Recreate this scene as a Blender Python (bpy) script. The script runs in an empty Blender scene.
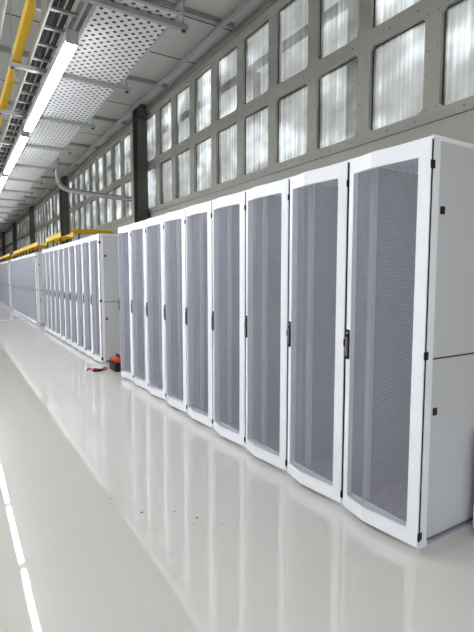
import bpy, bmesh, math, random
from mathutils import Vector, Matrix
random.seed(4)
S = bpy.context.scene
S.view_settings.view_transform = 'Standard'
S.view_settings.exposure = 0.46
try: S.view_settings.look = 'Medium High Contrast'
except Exception: pass

# ---------------------------------------------------------------- materials
def mat(name, col, rough=0.5, metal=0.0, noise=0.0, nscale=4.0, emit=None, es=0.0, spec=0.5):
    m = bpy.data.materials.new(name); m.use_nodes = True
    nt = m.node_tree; b = nt.nodes['Principled BSDF']
    b.inputs['Base Color'].default_value = (*col, 1)
    b.inputs['Roughness'].default_value = rough
    b.inputs['Metallic'].default_value = metal
    b.inputs['Specular IOR Level'].default_value = spec
    if noise > 0:
        tc = nt.nodes.new('ShaderNodeTexCoord'); n = nt.nodes.new('ShaderNodeTexNoise')
        n.inputs['Scale'].default_value = nscale; n.inputs['Detail'].default_value = 4
        nt.links.new(tc.outputs['Object'], n.inputs['Vector'])
        mx = nt.nodes.new('ShaderNodeMix'); mx.data_type = 'RGBA'
        mx.inputs['A'].default_value = (*[c*(1-noise) for c in col], 1)
        mx.inputs['B'].default_value = (*[min(1, c*(1+noise)) for c in col], 1)
        nt.links.new(n.outputs['Fac'], mx.inputs['Factor'])
        nt.links.new(mx.outputs['Result'], b.inputs['Base Color'])
    if emit:
        b.inputs['Emission Color'].default_value = (*emit, 1)
        b.inputs['Emission Strength'].default_value = es
    return m

def perforated(name, col, rough, pitch_u, pitch_v, radius, axes=('Y', 'Z'), metal=0.0, fill=0.0):
    """sheet metal with a staggered grid of real see-through holes"""
    m = mat(name, col, rough, metal)
    nt = m.node_tree; L = nt.links; b = nt.nodes['Principled BSDF']; out = nt.nodes['Material Output']
    tc = nt.nodes.new('ShaderNodeTexCoord'); sp = nt.nodes.new('ShaderNodeSeparateXYZ')
    L.new(tc.outputs['Object'], sp.inputs[0])
    cb = nt.nodes.new('ShaderNodeCombineXYZ')
    L.new(sp.outputs[axes[0]], cb.inputs[0]); L.new(sp.outputs[axes[1]], cb.inputs[1])
    ds = []
    for off in (0.0, 0.5):
        a = nt.nodes.new('ShaderNodeVectorMath'); a.operation = 'MULTIPLY_ADD'
        a.inputs[1].default_value = (1/pitch_u, 1/pitch_v, 0); a.inputs[2].default_value = (off+40, off+40, 0)
        L.new(cb.outputs[0], a.inputs[0])
        f = nt.nodes.new('ShaderNodeVectorMath'); f.operation = 'FRACTION'; L.new(a.outputs[0], f.inputs[0])
        s = nt.nodes.new('ShaderNodeVectorMath'); s.operation = 'SUBTRACT'; s.inputs[1].default_value = (.5, .5, 0)
        L.new(f.outputs[0], s.inputs[0])
        k = nt.nodes.new('ShaderNodeVectorMath'); k.operation = 'MULTIPLY'; k.inputs[1].default_value = (pitch_u, pitch_v, 0)
        L.new(s.outputs[0], k.inputs[0])
        l = nt.nodes.new('ShaderNodeVectorMath'); l.operation = 'LENGTH'; L.new(k.outputs[0], l.inputs[0])
        ds.append(l.outputs['Value'])
    mn = nt.nodes.new('ShaderNodeMath'); mn.operation = 'MINIMUM'; L.new(ds[0], mn.inputs[0]); L.new(ds[1], mn.inputs[1])
    lt = nt.nodes.new('ShaderNodeMath'); lt.operation = 'LESS_THAN'; L.new(mn.outputs[0], lt.inputs[0]); lt.inputs[1].default_value = radius
    tr = nt.nodes.new('ShaderNodeBsdfTransparent'); mix = nt.nodes.new('ShaderNodeMixShader')
    L.new(lt.outputs[0], mix.inputs[0]); L.new(b.outputs[0], mix.inputs[1]); L.new(tr.outputs[0], mix.inputs[2])
    L.new(mix.outputs[0], out.inputs['Surface'])
    return m

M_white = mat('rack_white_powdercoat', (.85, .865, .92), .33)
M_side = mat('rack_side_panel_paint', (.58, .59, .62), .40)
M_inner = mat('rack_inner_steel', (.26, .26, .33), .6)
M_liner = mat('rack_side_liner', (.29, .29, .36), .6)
M_mesh = perforated('perforated_door_steel', (.52, .53, .62), .45, .0145, .0235, .0057)
M_black = mat('black_plastic', (.015, .015, .017), .35)
M_grey = mat('grey_lever', (.35, .35, .37), .35, .6)
M_galv = mat('galvanised_steel', (.45, .46, .46), .45, .5, .15, 8)
M_tray = perforated('perforated_tray_steel', (.66, .67, .68), .5, .075, .075, .013, ('X', 'Y'))
M_yellow = mat('yellow_raceway_plastic', (.85, .55, .02), .45)
M_dark = mat('dark_steel', (.07, .07, .068), .6, 0, .2, 5)
M_cable = mat('cable_sheath', (.22, .225, .23), .6, 0, .3, 9)
M_truss = mat('exterior_steel_paint', (.22, .22, .21), .6)
M_col = mat('column_paint', (.12, .115, .105), .6, 0, .15, 3)
M_frame = mat('window_frame_paint', (.47, .465, .435), .5, 0, .08, 3)
M_wall = mat('wall_paint', (.55, .55, .52), .7, 0, .05, 2)
M_orange = mat('orange_plastic', (.62, .09, .02), .4)
M_red = mat('red_cable', (.45, .02, .02), .5)
M_lamp = mat('lamp_diffuser', (.9, .9, .9), .4, emit=(.98, .99, 1.0), es=31)
M_housing = mat('lamp_housing', (.42, .43, .44), .4)

# floor : polished epoxy
M_floor = mat('floor_epoxy', (.61, .602, .575), .03, 0, .03, .6)
nt = M_floor.node_tree; b = nt.nodes['Principled BSDF']
b.inputs['IOR'].default_value = 2.0
tc = nt.nodes.new('ShaderNodeTexCoord')
n2 = nt.nodes.new('ShaderNodeTexNoise'); n2.inputs['Scale'].default_value = 2.2; n2.inputs['Detail'].default_value = 2
bp = nt.nodes.new('ShaderNodeBump'); bp.inputs['Strength'].default_value = .022; bp.inputs['Distance'].default_value = .02
nt.links.new(tc.outputs['Object'], n2.inputs['Vector'])
nt.links.new(n2.outputs['Fac'], bp.inputs['Height']); nt.links.new(bp.outputs['Normal'], b.inputs['Normal'])

# ceiling : panels with dark joints
M_ceil = mat('ceiling_panels', (.6, .6, .57), .8)
nt = M_ceil.node_tree; b = nt.nodes['Principled BSDF']
tc = nt.nodes.new('ShaderNodeTexCoord'); br = nt.nodes.new('ShaderNodeTexBrick')
br.inputs['Color1'].default_value = (.63, .63, .61, 1); br.inputs['Color2'].default_value = (.57, .57, .55, 1)
br.inputs['Mortar'].default_value = (.14, .14, .13, 1); br.inputs['Scale'].default_value = 1
br.inputs['Brick Width'].default_value = 2.4; br.inputs['Row Height'].default_value = 1.2
br.inputs['Mortar Size'].default_value = .018; br.offset = 0
nt.links.new(tc.outputs['Object'], br.inputs['Vector']); nt.links.new(br.outputs['Color'], b.inputs['Base Color'])

# translucent ribbed glazing lit from outside
def glazing():
    m = bpy.data.materials.new('ribbed_translucent_glazing'); m.use_nodes = True
    nt = m.node_tree; L = nt.links; nt.nodes.remove(nt.nodes['Principled BSDF']); out = nt.nodes['Material Output']
    tc = nt.nodes.new('ShaderNodeTexCoord')
    mp = nt.nodes.new('ShaderNodeMapping'); mp.inputs['Scale'].default_value = (1, 26, .35)
    n = nt.nodes.new('ShaderNodeTexNoise'); n.inputs['Scale'].default_value = 1; n.inputs['Detail'].default_value = 3
    L.new(tc.outputs['Object'], mp.inputs[0]); L.new(mp.outputs[0], n.inputs['Vector'])
    mp2 = nt.nodes.new('ShaderNodeMapping'); mp2.inputs['Scale'].default_value = (1, .9, 1.5); mp2.inputs['Rotation'].default_value = (.6, 0, 0)
    n2 = nt.nodes.new('ShaderNodeTexNoise'); n2.inputs['Scale'].default_value = 1.3; n2.inputs['Detail'].default_value = 2
    L.new(tc.outputs['Object'], mp2.inputs[0]); L.new(mp2.outputs[0], n2.inputs['Vector'])
    ad = nt.nodes.new('ShaderNodeMath'); ad.operation = 'MULTIPLY_ADD'; ad.inputs[1].default_value = .28
    L.new(n.outputs['Fac'], ad.inputs[0]); 
    m2 = nt.nodes.new('ShaderNodeMath'); m2.operation = 'MULTIPLY'; m2.inputs[1].default_value = .72
    L.new(n2.outputs['Fac'], m2.inputs[0]); L.new(m2.outputs[0], ad.inputs[2])
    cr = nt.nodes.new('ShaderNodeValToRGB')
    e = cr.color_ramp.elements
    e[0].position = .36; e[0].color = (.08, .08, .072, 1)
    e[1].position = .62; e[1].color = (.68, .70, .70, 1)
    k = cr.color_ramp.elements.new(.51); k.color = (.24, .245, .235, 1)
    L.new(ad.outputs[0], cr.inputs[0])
    t = nt.nodes.new('ShaderNodeBsdfTranslucent'); L.new(cr.outputs[0], t.inputs[0])
    g = nt.nodes.new('ShaderNodeBsdfGlossy'); g.inputs['Roughness'].default_value = .10
    mx = nt.nodes.new('ShaderNodeMixShader'); mx.inputs[0].default_value = .14
    L.new(t.outputs[0], mx.inputs[1]); L.new(g.outputs[0], mx.inputs[2])
    tr = nt.nodes.new('ShaderNodeBsdfTransparent'); tr.inputs[0].default_value = (.9, .92, .90, 1)
    m3 = nt.nodes.new('ShaderNodeMixShader'); m3.inputs[0].default_value = .16
    L.new(mx.outputs[0], m3.inputs[1]); L.new(tr.outputs[0], m3.inputs[2]); L.new(m3.outputs[0], out.inputs[0])
    return m
M_glass = glazing()

# ---------------------------------------------------------------- mesh helpers
class MB:
    def __init__(s): s.bm = bmesh.new(); s.mats = []
    def mi(s, m):
        if m not in s.mats: s.mats.append(m)
        return s.mats.index(m)
    def box(s, lo, hi, m, bevel=0):
        x0, y0, z0 = lo; x1, y1, z1 = hi
        v = [s.bm.verts.new(p) for p in [(x0,y0,z0),(x1,y0,z0),(x1,y1,z0),(x0,y1,z0),(x0,y0,z1),(x1,y0,z1),(x1,y1,z1),(x0,y1,z1)]]
        fs = [s.bm.faces.new([v[i] for i in q]) for q in [(3,2,1,0),(4,5,6,7),(0,1,5,4),(1,2,6,5),(2,3,7,6),(3,0,4,7)]]
        k = s.mi(m)
        for f in fs: f.material_index = k
        if bevel > 0:
            es = list({e for f in fs for e in f.edges})
            r = bmesh.ops.bevel(s.bm, geom=es, offset=bevel, segments=2, affect='EDGES')
            for f in r['faces']: f.material_index = k
    def cyl(s, a, b_, r, m, seg=10):
        a = Vector(a); b_ = Vector(b_); d = b_-a
        M = Matrix.Translation((a+b_)/2) @ d.to_track_quat('Z', 'Y').to_matrix().to_4x4()
        res = bmesh.ops.create_cone(s.bm, cap_ends=True, segments=seg, radius1=r, radius2=r, depth=d.length, matrix=M)
        k = s.mi(m)
        for f in {f for v in res['verts'] for f in v.link_faces}:
            f.material_index = k; f.smooth = len(f.verts) == 4
    def poly(s, pts, m):
        f = s.bm.faces.new([s.bm.verts.new(p) for p in pts]); f.material_index = s.mi(m); return f
    def mesh(s, name, recalc=True):
        if recalc: bmesh.ops.recalc_face_normals(s.bm, faces=s.bm.faces)
        me = bpy.data.meshes.new(name); s.bm.to_mesh(me); s.bm.free()
        for m in s.mats: me.materials.append(m)
        return me
    def obj(s, name, loc=(0,0,0)):
        o = bpy.data.objects.new(name, s.mesh(name)); S.collection.objects.link(o); o.location = loc; return o

def tube(name, pts, r, m, cyc=False):
    cu = bpy.data.curves.new(name, 'CURVE'); cu.dimensions = '3D'; cu.bevel_depth = r; cu.bevel_resolution = 4; cu.use_fill_caps = True
    sp = cu.splines.new('POLY'); sp.points.add(len(pts)-1)
    for i, p in enumerate(pts): sp.points[i].co = (*p, 1)
    cu.materials.append(m)
    o = bpy.data.objects.new(name, cu); S.collection.objects.link(o)
    return o

def round_path(pts, R, n=6):
    pts = [Vector(p) for p in pts]; out = [pts[0]]
    for i in range(1, len(pts)-1):
        a, c, d = pts[i-1], pts[i], pts[i+1]
        u = (a-c).normalized(); v = (d-c).normalized()
        p0 = c+u*R; p1 = c+v*R
        for k in range(n+1):
            t = k/n; out.append((1-t)**2*p0 + 2*t*(1-t)*c + t*t*p1)
    out.append(pts[-1]); return out

# ---------------------------------------------------------------- room shell
YB, YE, XL, XW, ZC = -5.0, 58.0, -6.0, 3.6, 5.08
o = MB(); o.box((XL-.2, YB-.2, -.1), (XW+.2, YE+.2, 0), M_floor); o.obj('floor')
o = MB(); o.box((XL-.2, YB-.2, ZC), (XW+.2, YE+.2, ZC+.1), M_ceil); o.obj('ceiling')
o = MB(); o.box((XL-.2, YB, 0), (XL, YE, ZC), M_wall); o.obj('wall_left')
o = MB(); o.box((XL-.2, YB-.2, 0), (XW+.2, YB, ZC), M_wall); o.obj('wall_back')
o = MB(); o.box((XL-.2, YE, 0), (XW+.2, YE+.2, ZC), M_wall); o.obj('wall_far')
Z0, Z1, Z2, Z3 = 2.98, 3.79, 3.95, 4.86
o = MB(); o.box((XW, YB, 0), (XW+.15, YE, Z0-.10), M_wall); o.obj('wall_right')
o = MB(); o.box((XW-.02, YB, Z3+.08), (XW+.15, YE, ZC), M_frame)
o.box((XW-.06, YB, Z3+.10), (XW-.0201, YE, Z3+.16), M_galv)
o.obj('trim_1')

# steelwork standing outside, behind the translucent glazing
o = MB(); tx = XW+.75
for zz in (3.15, 4.25, 4.95): o.box((tx, YB, zz), (tx+.08, YE, zz+.10), M_truss)
y = YB
while y < YE-2:
    o.box((tx+.09, y, 0), (tx+.24, y+.15, 5.0), M_truss)
    y += 2.35
o.obj('exterior_steel_frame')

# window band
SP = .785; ym = 3.434   # a mullion centre
MW = .080
k0 = math.floor((YB-ym)/SP)+1; k1 = math.floor((YE-ym)/SP)
GR = 10; wi = 1; k = k0
while k < k1:
    ke = min(k+GR, k1)
    o = MB(); ya = ym+k*SP; yb = ym+ke*SP
    x0, x1 = XW-.02, XW+.07
    e = .0005
    for (a, c) in ((Z0-.0999, Z0), (Z1, Z2), (Z3, Z3+.0799)):
        o.box((x0, ya+e, a), (x1, yb-e, c), M_frame)
    for j in range(k, ke+1):
        yc = ym+j*SP
        lo = max(ya+e, yc-MW); hi = min(yb-e, yc+MW)
        for (a, c) in ((Z0, Z1), (Z2, Z3)):
            o.box((x0+.0, lo, a), (x1, hi, c), M_frame)
        if j < ke:
            for zz in (Z0-.05, (Z1+Z2)/2, Z3+.03):
                for dy in (.2, .6):
                    o.cyl((x0-.006, yc+dy*SP, zz), (x0+.001, yc+dy*SP, zz), .008, M_truss, 8)
            for zz in (Z0+.02, Z0+.3, Z1-.3, Z1+.0, Z2+.3, Z3-.35, Z3-.03):
                for dy in (-.05, .05):
                    if lo <= yc+dy <= hi:
                        o.cyl((x0-.005, yc+dy, zz), (x0+.001, yc+dy, zz), .007, M_truss, 8)
            for (a, c) in ((Z0, Z1), (Z2, Z3)):
                yl, yr = yc+MW, yc+SP-MW
                q = .04
                for (py, pz, sy, sz) in ((yl, a, 1, 1), (yr, a, -1, 1), (yl, c, 1, -1), (yr, c, -1, -1)):
                    p = [(py, pz), (py+sy*q, pz), (py, pz+sz*q)]
                    o.poly([(x0+.001, *u) for u in p], M_frame)
                    o.poly([(x0+.03, *u) for u in p], M_frame)
                    o.poly([(x0+.001, *p[1]), (x0+.03, *p[1]), (x0+.03, *p[2]), (x0+.001, *p[2])], M_frame)
                g = .012
                for (aa, bb, cc, dd) in ((yl, yl+g, a, c), (yr-g, yr, a, c), (yl+g, yr-g, a, a+g), (yl+g, yr-g, c-g, c)):
                    o.box((x0+.038, aa, cc), (x0+.046, bb, dd), M_dark)
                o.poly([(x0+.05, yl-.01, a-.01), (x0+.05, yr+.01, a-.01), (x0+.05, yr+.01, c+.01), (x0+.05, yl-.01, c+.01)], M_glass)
    o.obj('window_%d' % wi); wi += 1; k = ke

# steel columns in front of the wall (H sections)
for yc in (9.55, 17.55, 25.55, 33.55, 41.55, 49.55):
    o = MB()
    xa, xb = XW-.26, XW-.065
    o.box((xa, yc-.15, 0), (xb, yc-.13, ZC), M_col)
    o.box((xa, yc+.13, 0), (xb, yc+.15, ZC), M_col)
    o.box((xb-.10, yc-.1299, 0), (xb-.08, yc+.1299, ZC), M_dark)
    o.box((xa-.01, yc-.17, ZC-.30), (xb, yc+.17, ZC-.27), M_dark)
    o.box((xa-.03, yc-.20, 0), (xb, yc+.20, .02), M_dark)
    o.obj('steel_column')

# ceiling rails running across and along
o = MB()
yy = 1.0
while yy < YE:
    o.box((XL+.05, yy, ZC-.07), (XW-.1, yy+.05, ZC), M_galv); yy += 2.4
for xx in (2.55, 3.25, .2, -2.0):
    o.box((xx, YB+.05, ZC-.12), (xx+.06, YE-.05, ZC-.0701), M_galv)
o.obj('ceiling_support_rails')

# ---------------------------------------------------------------- server rack
W, D, H = .598, 1.10, 2.28
def rack_mesh():
    o = MB(); t = .018
    for (ya, yb, oy) in ((0, t, -1), (W-t, W, 1)):
        o.box((.0, ya, .06), (.055, yb, H-.0), M_white)
        o.box((D-.05, ya, .06), (D, yb, H), M_white)
        s0, s1 = (ya+.003, ya+.010) if oy < 0 else (yb-.010, yb-.003)
        l0, l1 = (ya+.0102, yb) if oy < 0 else (ya, yb-.0102)
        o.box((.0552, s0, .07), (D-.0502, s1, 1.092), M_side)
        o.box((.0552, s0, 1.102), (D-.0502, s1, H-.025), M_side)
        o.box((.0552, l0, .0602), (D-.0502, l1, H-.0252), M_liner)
        o.box((.0552, ya, H-.0249), (D-.0502, yb, H), M_white)
        q0, q1 = (ya+.006, ya+.0101) if oy < 0 else (yb-.0101, yb-.006)
        o.box((.0553, q0, 1.0921), (D-.0503, q1, 1.1019), M_dark)
    # dark strips on the front edge, painting shade into the gap between doors
    o.box((-.006, .002, .065), (-.0001, .019, H-.02), M_black)
    o.box((-.006, W-.019, .065), (-.0001, W-.0005, H-.02), M_black)
    for zz in (1.90, .80):
        o.box((.075, -.004, zz-.02), (.105, .004, zz+.02), M_black)
    o.box((-.004, -.003, .03), (0.06, W+.002, .0599), M_white)
    o.box((0, .0, 0), (D, W, .0299), M_side)
    o.box((0, t+.0002, H-.02), (D, W-t-.0002, H-.001), M_white)
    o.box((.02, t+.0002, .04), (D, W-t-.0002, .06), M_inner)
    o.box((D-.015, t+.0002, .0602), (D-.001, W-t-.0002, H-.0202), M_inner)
    o.box((.0, t+.0002, H-.09), (.03, W-t-.0002, H-.0202), M_white)
    o.box((.0, t+.0002, .0602), (.03, W-t-.0002, .12), M_white)
    for xx in (.13, .82):
        for ya in (t+.03, W-t-.07):
            o.box((xx, ya, .0602), (xx+.03, ya+.04, H-.0202), M_side if xx < .5 else M_inner)
    ys = [.006, .074, .37, .535, .582]; ps = [.014, .024, .060, .030, .018]
    zs = [.035, .125, H-.105, H-.015]
    for i in range(4):
        for j in range(3):
            m = M_mesh if (i in (1, 2) and j == 1) else M_white
            o.poly([(-ps[i], ys[i], zs[j]), (-ps[i+1], ys[i+1], zs[j]), (-ps[i+1], ys[i+1], zs[j+1]), (-ps[i], ys[i], zs[j+1])], m)
    for z in (zs[0], zs[3]):
        o.poly([(-p, y, z) for p, y in zip(ps, ys)] + [(-.007, ys[-1], z), (-.007, ys[0], z)], M_white)
    for i in (0, -1):
        o.poly([(-.007, ys[i], zs[0]), (-ps[i], ys[i], zs[0]), (-ps[i], ys[i], zs[3]), (-.007, ys[i], zs[3])], M_white)
    for (y, p) in ((.074, .024), (.535, .030)):
        o.poly([(-p, y, zs[1]), (-.002, y, zs[1]), (-.002, y, zs[2]), (-p, y, zs[2])], M_white)
    o.box((-.0625, .366, zs[1]), (-.0595, .374, zs[2]), M_mesh)
    o.box((-.034, .542, 1.02), (-.02, .574, 1.21), M_black, .004)
    o.box((-.046, .551, 1.04), (-.0341, .565, 1.165), M_grey, .003)
    o.cyl((-.040, .558, 1.19), (-.0341, .558, 1.19), .009, M_grey, 10)
    for zz in (.10, 1.12, 2.13):
        o.box((-.022, -.004, zz-.022), (.012, .003, zz+.022), M_black, .002)
    return o.mesh('server_rack')
RM = rack_mesh()
XF = 2.15
def row(y0, n):
    for i in range(n):
        r = bpy.data.objects.new('server_rack', RM); S.collection.objects.link(r)
        r.location = (XF, y0+i*.602, 0)
row(1.56, 9); row(8.06, 10); row(15.4, 12); row(24.0, 12); row(32.6, 12)

# low white pedestal beside the first rack
o = MB()
o.box((2.60, .95, .03), (3.15, 1.53, .64), M_white, .004)
o.box((2.588, .965, .05), (2.5999, 1.515, .33), M_white); o.box((2.588, .965, .34), (2.5999, 1.515, .62), M_white)
for zz in (.27, .55): o.box((2.575, 1.16, zz), (2.588, 1.32, zz+.015), M_grey)
for xx in (2.65, 3.08):
    for yy in (1.0, 1.48): o.cyl((xx, yy, 0), (xx, yy, .035), .02, M_black)
o.obj('drawer_pedestal')

# ---------------------------------------------------------------- lamps
LZ = 3.04
def lamp(x, y0, L, z=LZ, cable=False):
    o = MB()
    o.box((x-.037, y0, z-.006), (x+.037, y0+L, z+.055), M_housing)
    o.box((x-.034, y0+.02, z-.020), (x+.034, y0+L-.02, z-.0061), M_lamp)
    o.box((x-.038, y0-.012, z-.024), (x+.038, y0-.0001, z+.057), M_housing)
    o.box((x-.038, y0+L+.0001, z-.024), (x+.038, y0+L+.012, z+.057), M_housing)
    for yy in (y0+.3, y0+L-.3): o.cyl((x, yy, z+.055), (x, yy, ZC if cable else z+.066), .004, M_galv, 6)
    o.obj('linear_pendant_lamp')
for i in range(-3, 17):
    if i == 0: continue
    lamp(.70, 3.16+(i-1)*2.30, 2.08)
for i in range(-1, 8):  # unseen row left of the camera, added to light rack fronts and floor
    lamp(-1.6, -1.6+i*3.3, 3.0, 4.0, True)
for i in range(-1, 7):  # second unseen row, added for general light in the hall
    lamp(-4.0, -1.6+i*4.0, 3.6, 4.0, True)

# ---------------------------------------------------------------- perforated cable tray + trapeze hangers
o = MB()
TX0, TX1, TZ, TY0, TY1 = .775, 1.265, 3.16, 2.72, 40.0
o.poly([(TX0, TY0, TZ), (TX1, TY0, TZ), (TX1, TY1, TZ), (TX0, TY1, TZ)], M_tray)
for x in (TX0, TX1):
    o.box((x-.003, TY0, TZ+.001), (x+.003, TY1, TZ+.06), M_housing)
for x, s in ((TX0, 1), (TX1, -1)):
    a, c = sorted((x+s*.0031, x+s*.02))
    o.box((a, TY0, TZ-.003), (c, TY1, TZ-.0005), M_housing)
o.box((TX0+.0201, TY0, TZ-.003), (TX1-.0201, TY0+.025, TZ-.0005), M_housing)
# cables added in the tray as dark backing, so its holes look dark
nx = 19
for i in range(nx):
    x = TX0+.018+i*(TX1-TX0-.036)/(nx-1)
    o.cyl((x, TY0+.03, TZ+.0145), (x, TY1, TZ+.0145), .0125, M_cable, 8)
o.obj('perforated_cable_tray')
y = 3.98-1.15
while y < TY1:
    o = MB()
    o.box((.42, y-.016, TZ-.036), (1.35, y+.016, TZ-.004), M_galv)
    for x in (.44, 1.325): o.cyl((x, y, TZ-.05), (x, y, ZC), .006, M_galv, 6)
    for x in (.44, 1.325): o.cyl((x, y, TZ-.05), (x, y, TZ-.036), .014, M_dark, 6)
    o.obj('trapeze_hanger')
    y += 1.15
o = MB()
for x in (.56, .73): o.box((x-.006, .5, TZ+.001), (x+.006, 40, TZ+.06), M_galv)
y = .6
while y < 40: o.box((.5661, y, TZ+.01), (.7239, y+.03, TZ+.025), M_galv); y += .25
for x in (.595, .63, .675): o.cyl((x, .5, TZ+.042), (x, 40, TZ+.042), .016, M_dark, 8)
o.obj('ladder_cable_tray')
o = MB()
yx0, yx1, yz = .475, .53, 3.28
o.box((yx0, .5, yz), (yx1, 40, yz+.008), M_yellow)
o.box((yx0, .5, yz+.0081), (yx0+.006, 40, yz+.07), M_yellow); o.box((yx1-.006, .5, yz+.0081), (yx1, 40, yz+.07), M_yellow)
y = .8
while y < 40:
    o.box((yx0-.008, y, yz-.03), (yx1+.008, y+.06, yz-.0001), M_yellow)
    o.box((yx0+.01, y+.02, TZ-.003), (yx1-.01, y+.04, yz-.0301), M_galv); y += 1.15
o.obj('yellow_fibre_raceway')
o = MB()
for x, z, r in ((.34, TZ+.12, .022), (.20, TZ+.9, .03), (2.05, TZ+1.7, .025)):
    o.cyl((x, .5, z), (x, 50, z), r, M_galv, 12)
    y = 3
    while y < 50: o.cyl((x, y, z), (x, y, ZC), .005, M_galv, 6); y += 3
o.obj('ceiling_pipes')

# conduit to wall
P = round_path([(1.88, 10.2, 4.11), (1.90, 10.2, 3.36), (2.6, 10.12, 3.28), (XW-.29, 9.75, 3.19)], .22, 8)
tube('steel_conduit', P, .05, M_galv)
o = MB()
o.box((1.80, 10.12, 4.111), (1.96, 10.28, 4.23), M_galv, .006)
o.cyl((1.88, 10.2, 4.23), (1.88, 10.2, ZC), .012, M_galv)
o.obj('conduit_junction_box')

# yellow raceway above the distant racks
def yrace(x, y0, y1, z, w):
    o = MB()
    o.box((x, y0, z), (x+w, y1, z+.012), M_yellow)
    o.box((x, y0, z+.0121), (x+.012, y1, z+.11), M_yellow)
    o.box((x+w-.012, y0, z+.0121), (x+w, y1, z+.11), M_yellow)
    y = y0+.2
    while y < y1:
        o.box((x-.02, y, z-.03), (x+w+.02, y+.06, z-.0001), M_yellow)
        for xx in (x+.01, x+w-.04): o.box((xx, y+.015, H), (xx+.03, y+.045, z-.0301), M_dark)
        y += .9
    o.obj('yellow_cable_raceway')
yrace(2.22, 11.8, 13.9, 2.50, .30); yrace(2.22, 15.5, 22.4, 2.50, .30); yrace(2.22, 24.1, 31, 2.50, .3)
o = MB()
o.box((2.53, 12.0, 2.62), (3.53, 12.25, 2.635), M_yellow); o.box((2.53, 12.0, 2.6351), (3.53, 12.012, 2.72), M_yellow)
o.box((2.53, 12.238, 2.6351), (3.53, 12.25, 2.72), M_yellow)
for xx in (2.7, 3.1): o.box((xx, 12.1, H), (xx+.03, 12.13, 2.6199), M_dark)
o.obj('yellow_branch_raceway')

# ---------------------------------------------------------------- tools on the floor
o = MB()
bx, by = 2.14, 7.28
o.box((bx, by, 0), (bx+.19, by+.34, .15), M_black, .012)
o.box((bx+.005, by+.005, .151), (bx+.185, by+.335, .21), M_orange, .012)
for yy in (.07, .25): o.box((bx-.006, by+yy, .12), (bx+.002, by+yy+.03, .19), M_black)
for yy in (.10, .23): o.box((bx+.085, by+yy, .2101), (bx+.105, by+yy+.015, .245), M_black)
o.box((bx+.083, by+.10, .2451), (bx+.107, by+.245, .265), M_black, .005)
o.obj('tool_case')
pts = []
for i in range(60):
    a = i/59
    pts.append((1.78+.33*a+.02*math.sin(a*9), 7.64+.10*math.sin(a*17)*(1-a*.5), .011+.006*abs(math.sin(a*30))))
tube('red_cable', pts, .009, M_red)
o = MB()
o.box((1.84, 7.48, 0), (1.98, 7.54, .035), M_black, .008); o.box((1.98, 7.495, .005), (2.06, 7.525, .03), M_red, .006)
o.obj('hand_tool')
o = MB()
for (x, y, s) in ((.97, 2.8, .006), (1.16, 2.7, .005), (1.25, 2.55, .006), (1.2, 2.5, .004), (.85, 3.1, .004), (1.35, 2.4, .004)):
    o.box((x, y, 0), (x+s*2.5, y+s, s*.6), M_dark)
o.obj('floor_debris')

# ---------------------------------------------------------------- world + camera
w = bpy.data.worlds.new('daylight'); S.world = w; w.use_nodes = True
w.node_tree.nodes['Background'].inputs[0].default_value = (.94, .97, 1, 1)
w.node_tree.nodes['Background'].inputs[1].default_value = 1.25

cam = bpy.data.cameras.new('camera'); co = bpy.data.objects.new('camera', cam); S.collection.objects.link(co)
cam.sensor_fit = 'VERTICAL'; cam.sensor_height = 36; cam.lens = 26.2
co.location = (0, 0, 1.55)
co.rotation_euler = (math.radians(90-4.97), 0, math.radians(-31.4))
cam.clip_end = 200
S.camera = co
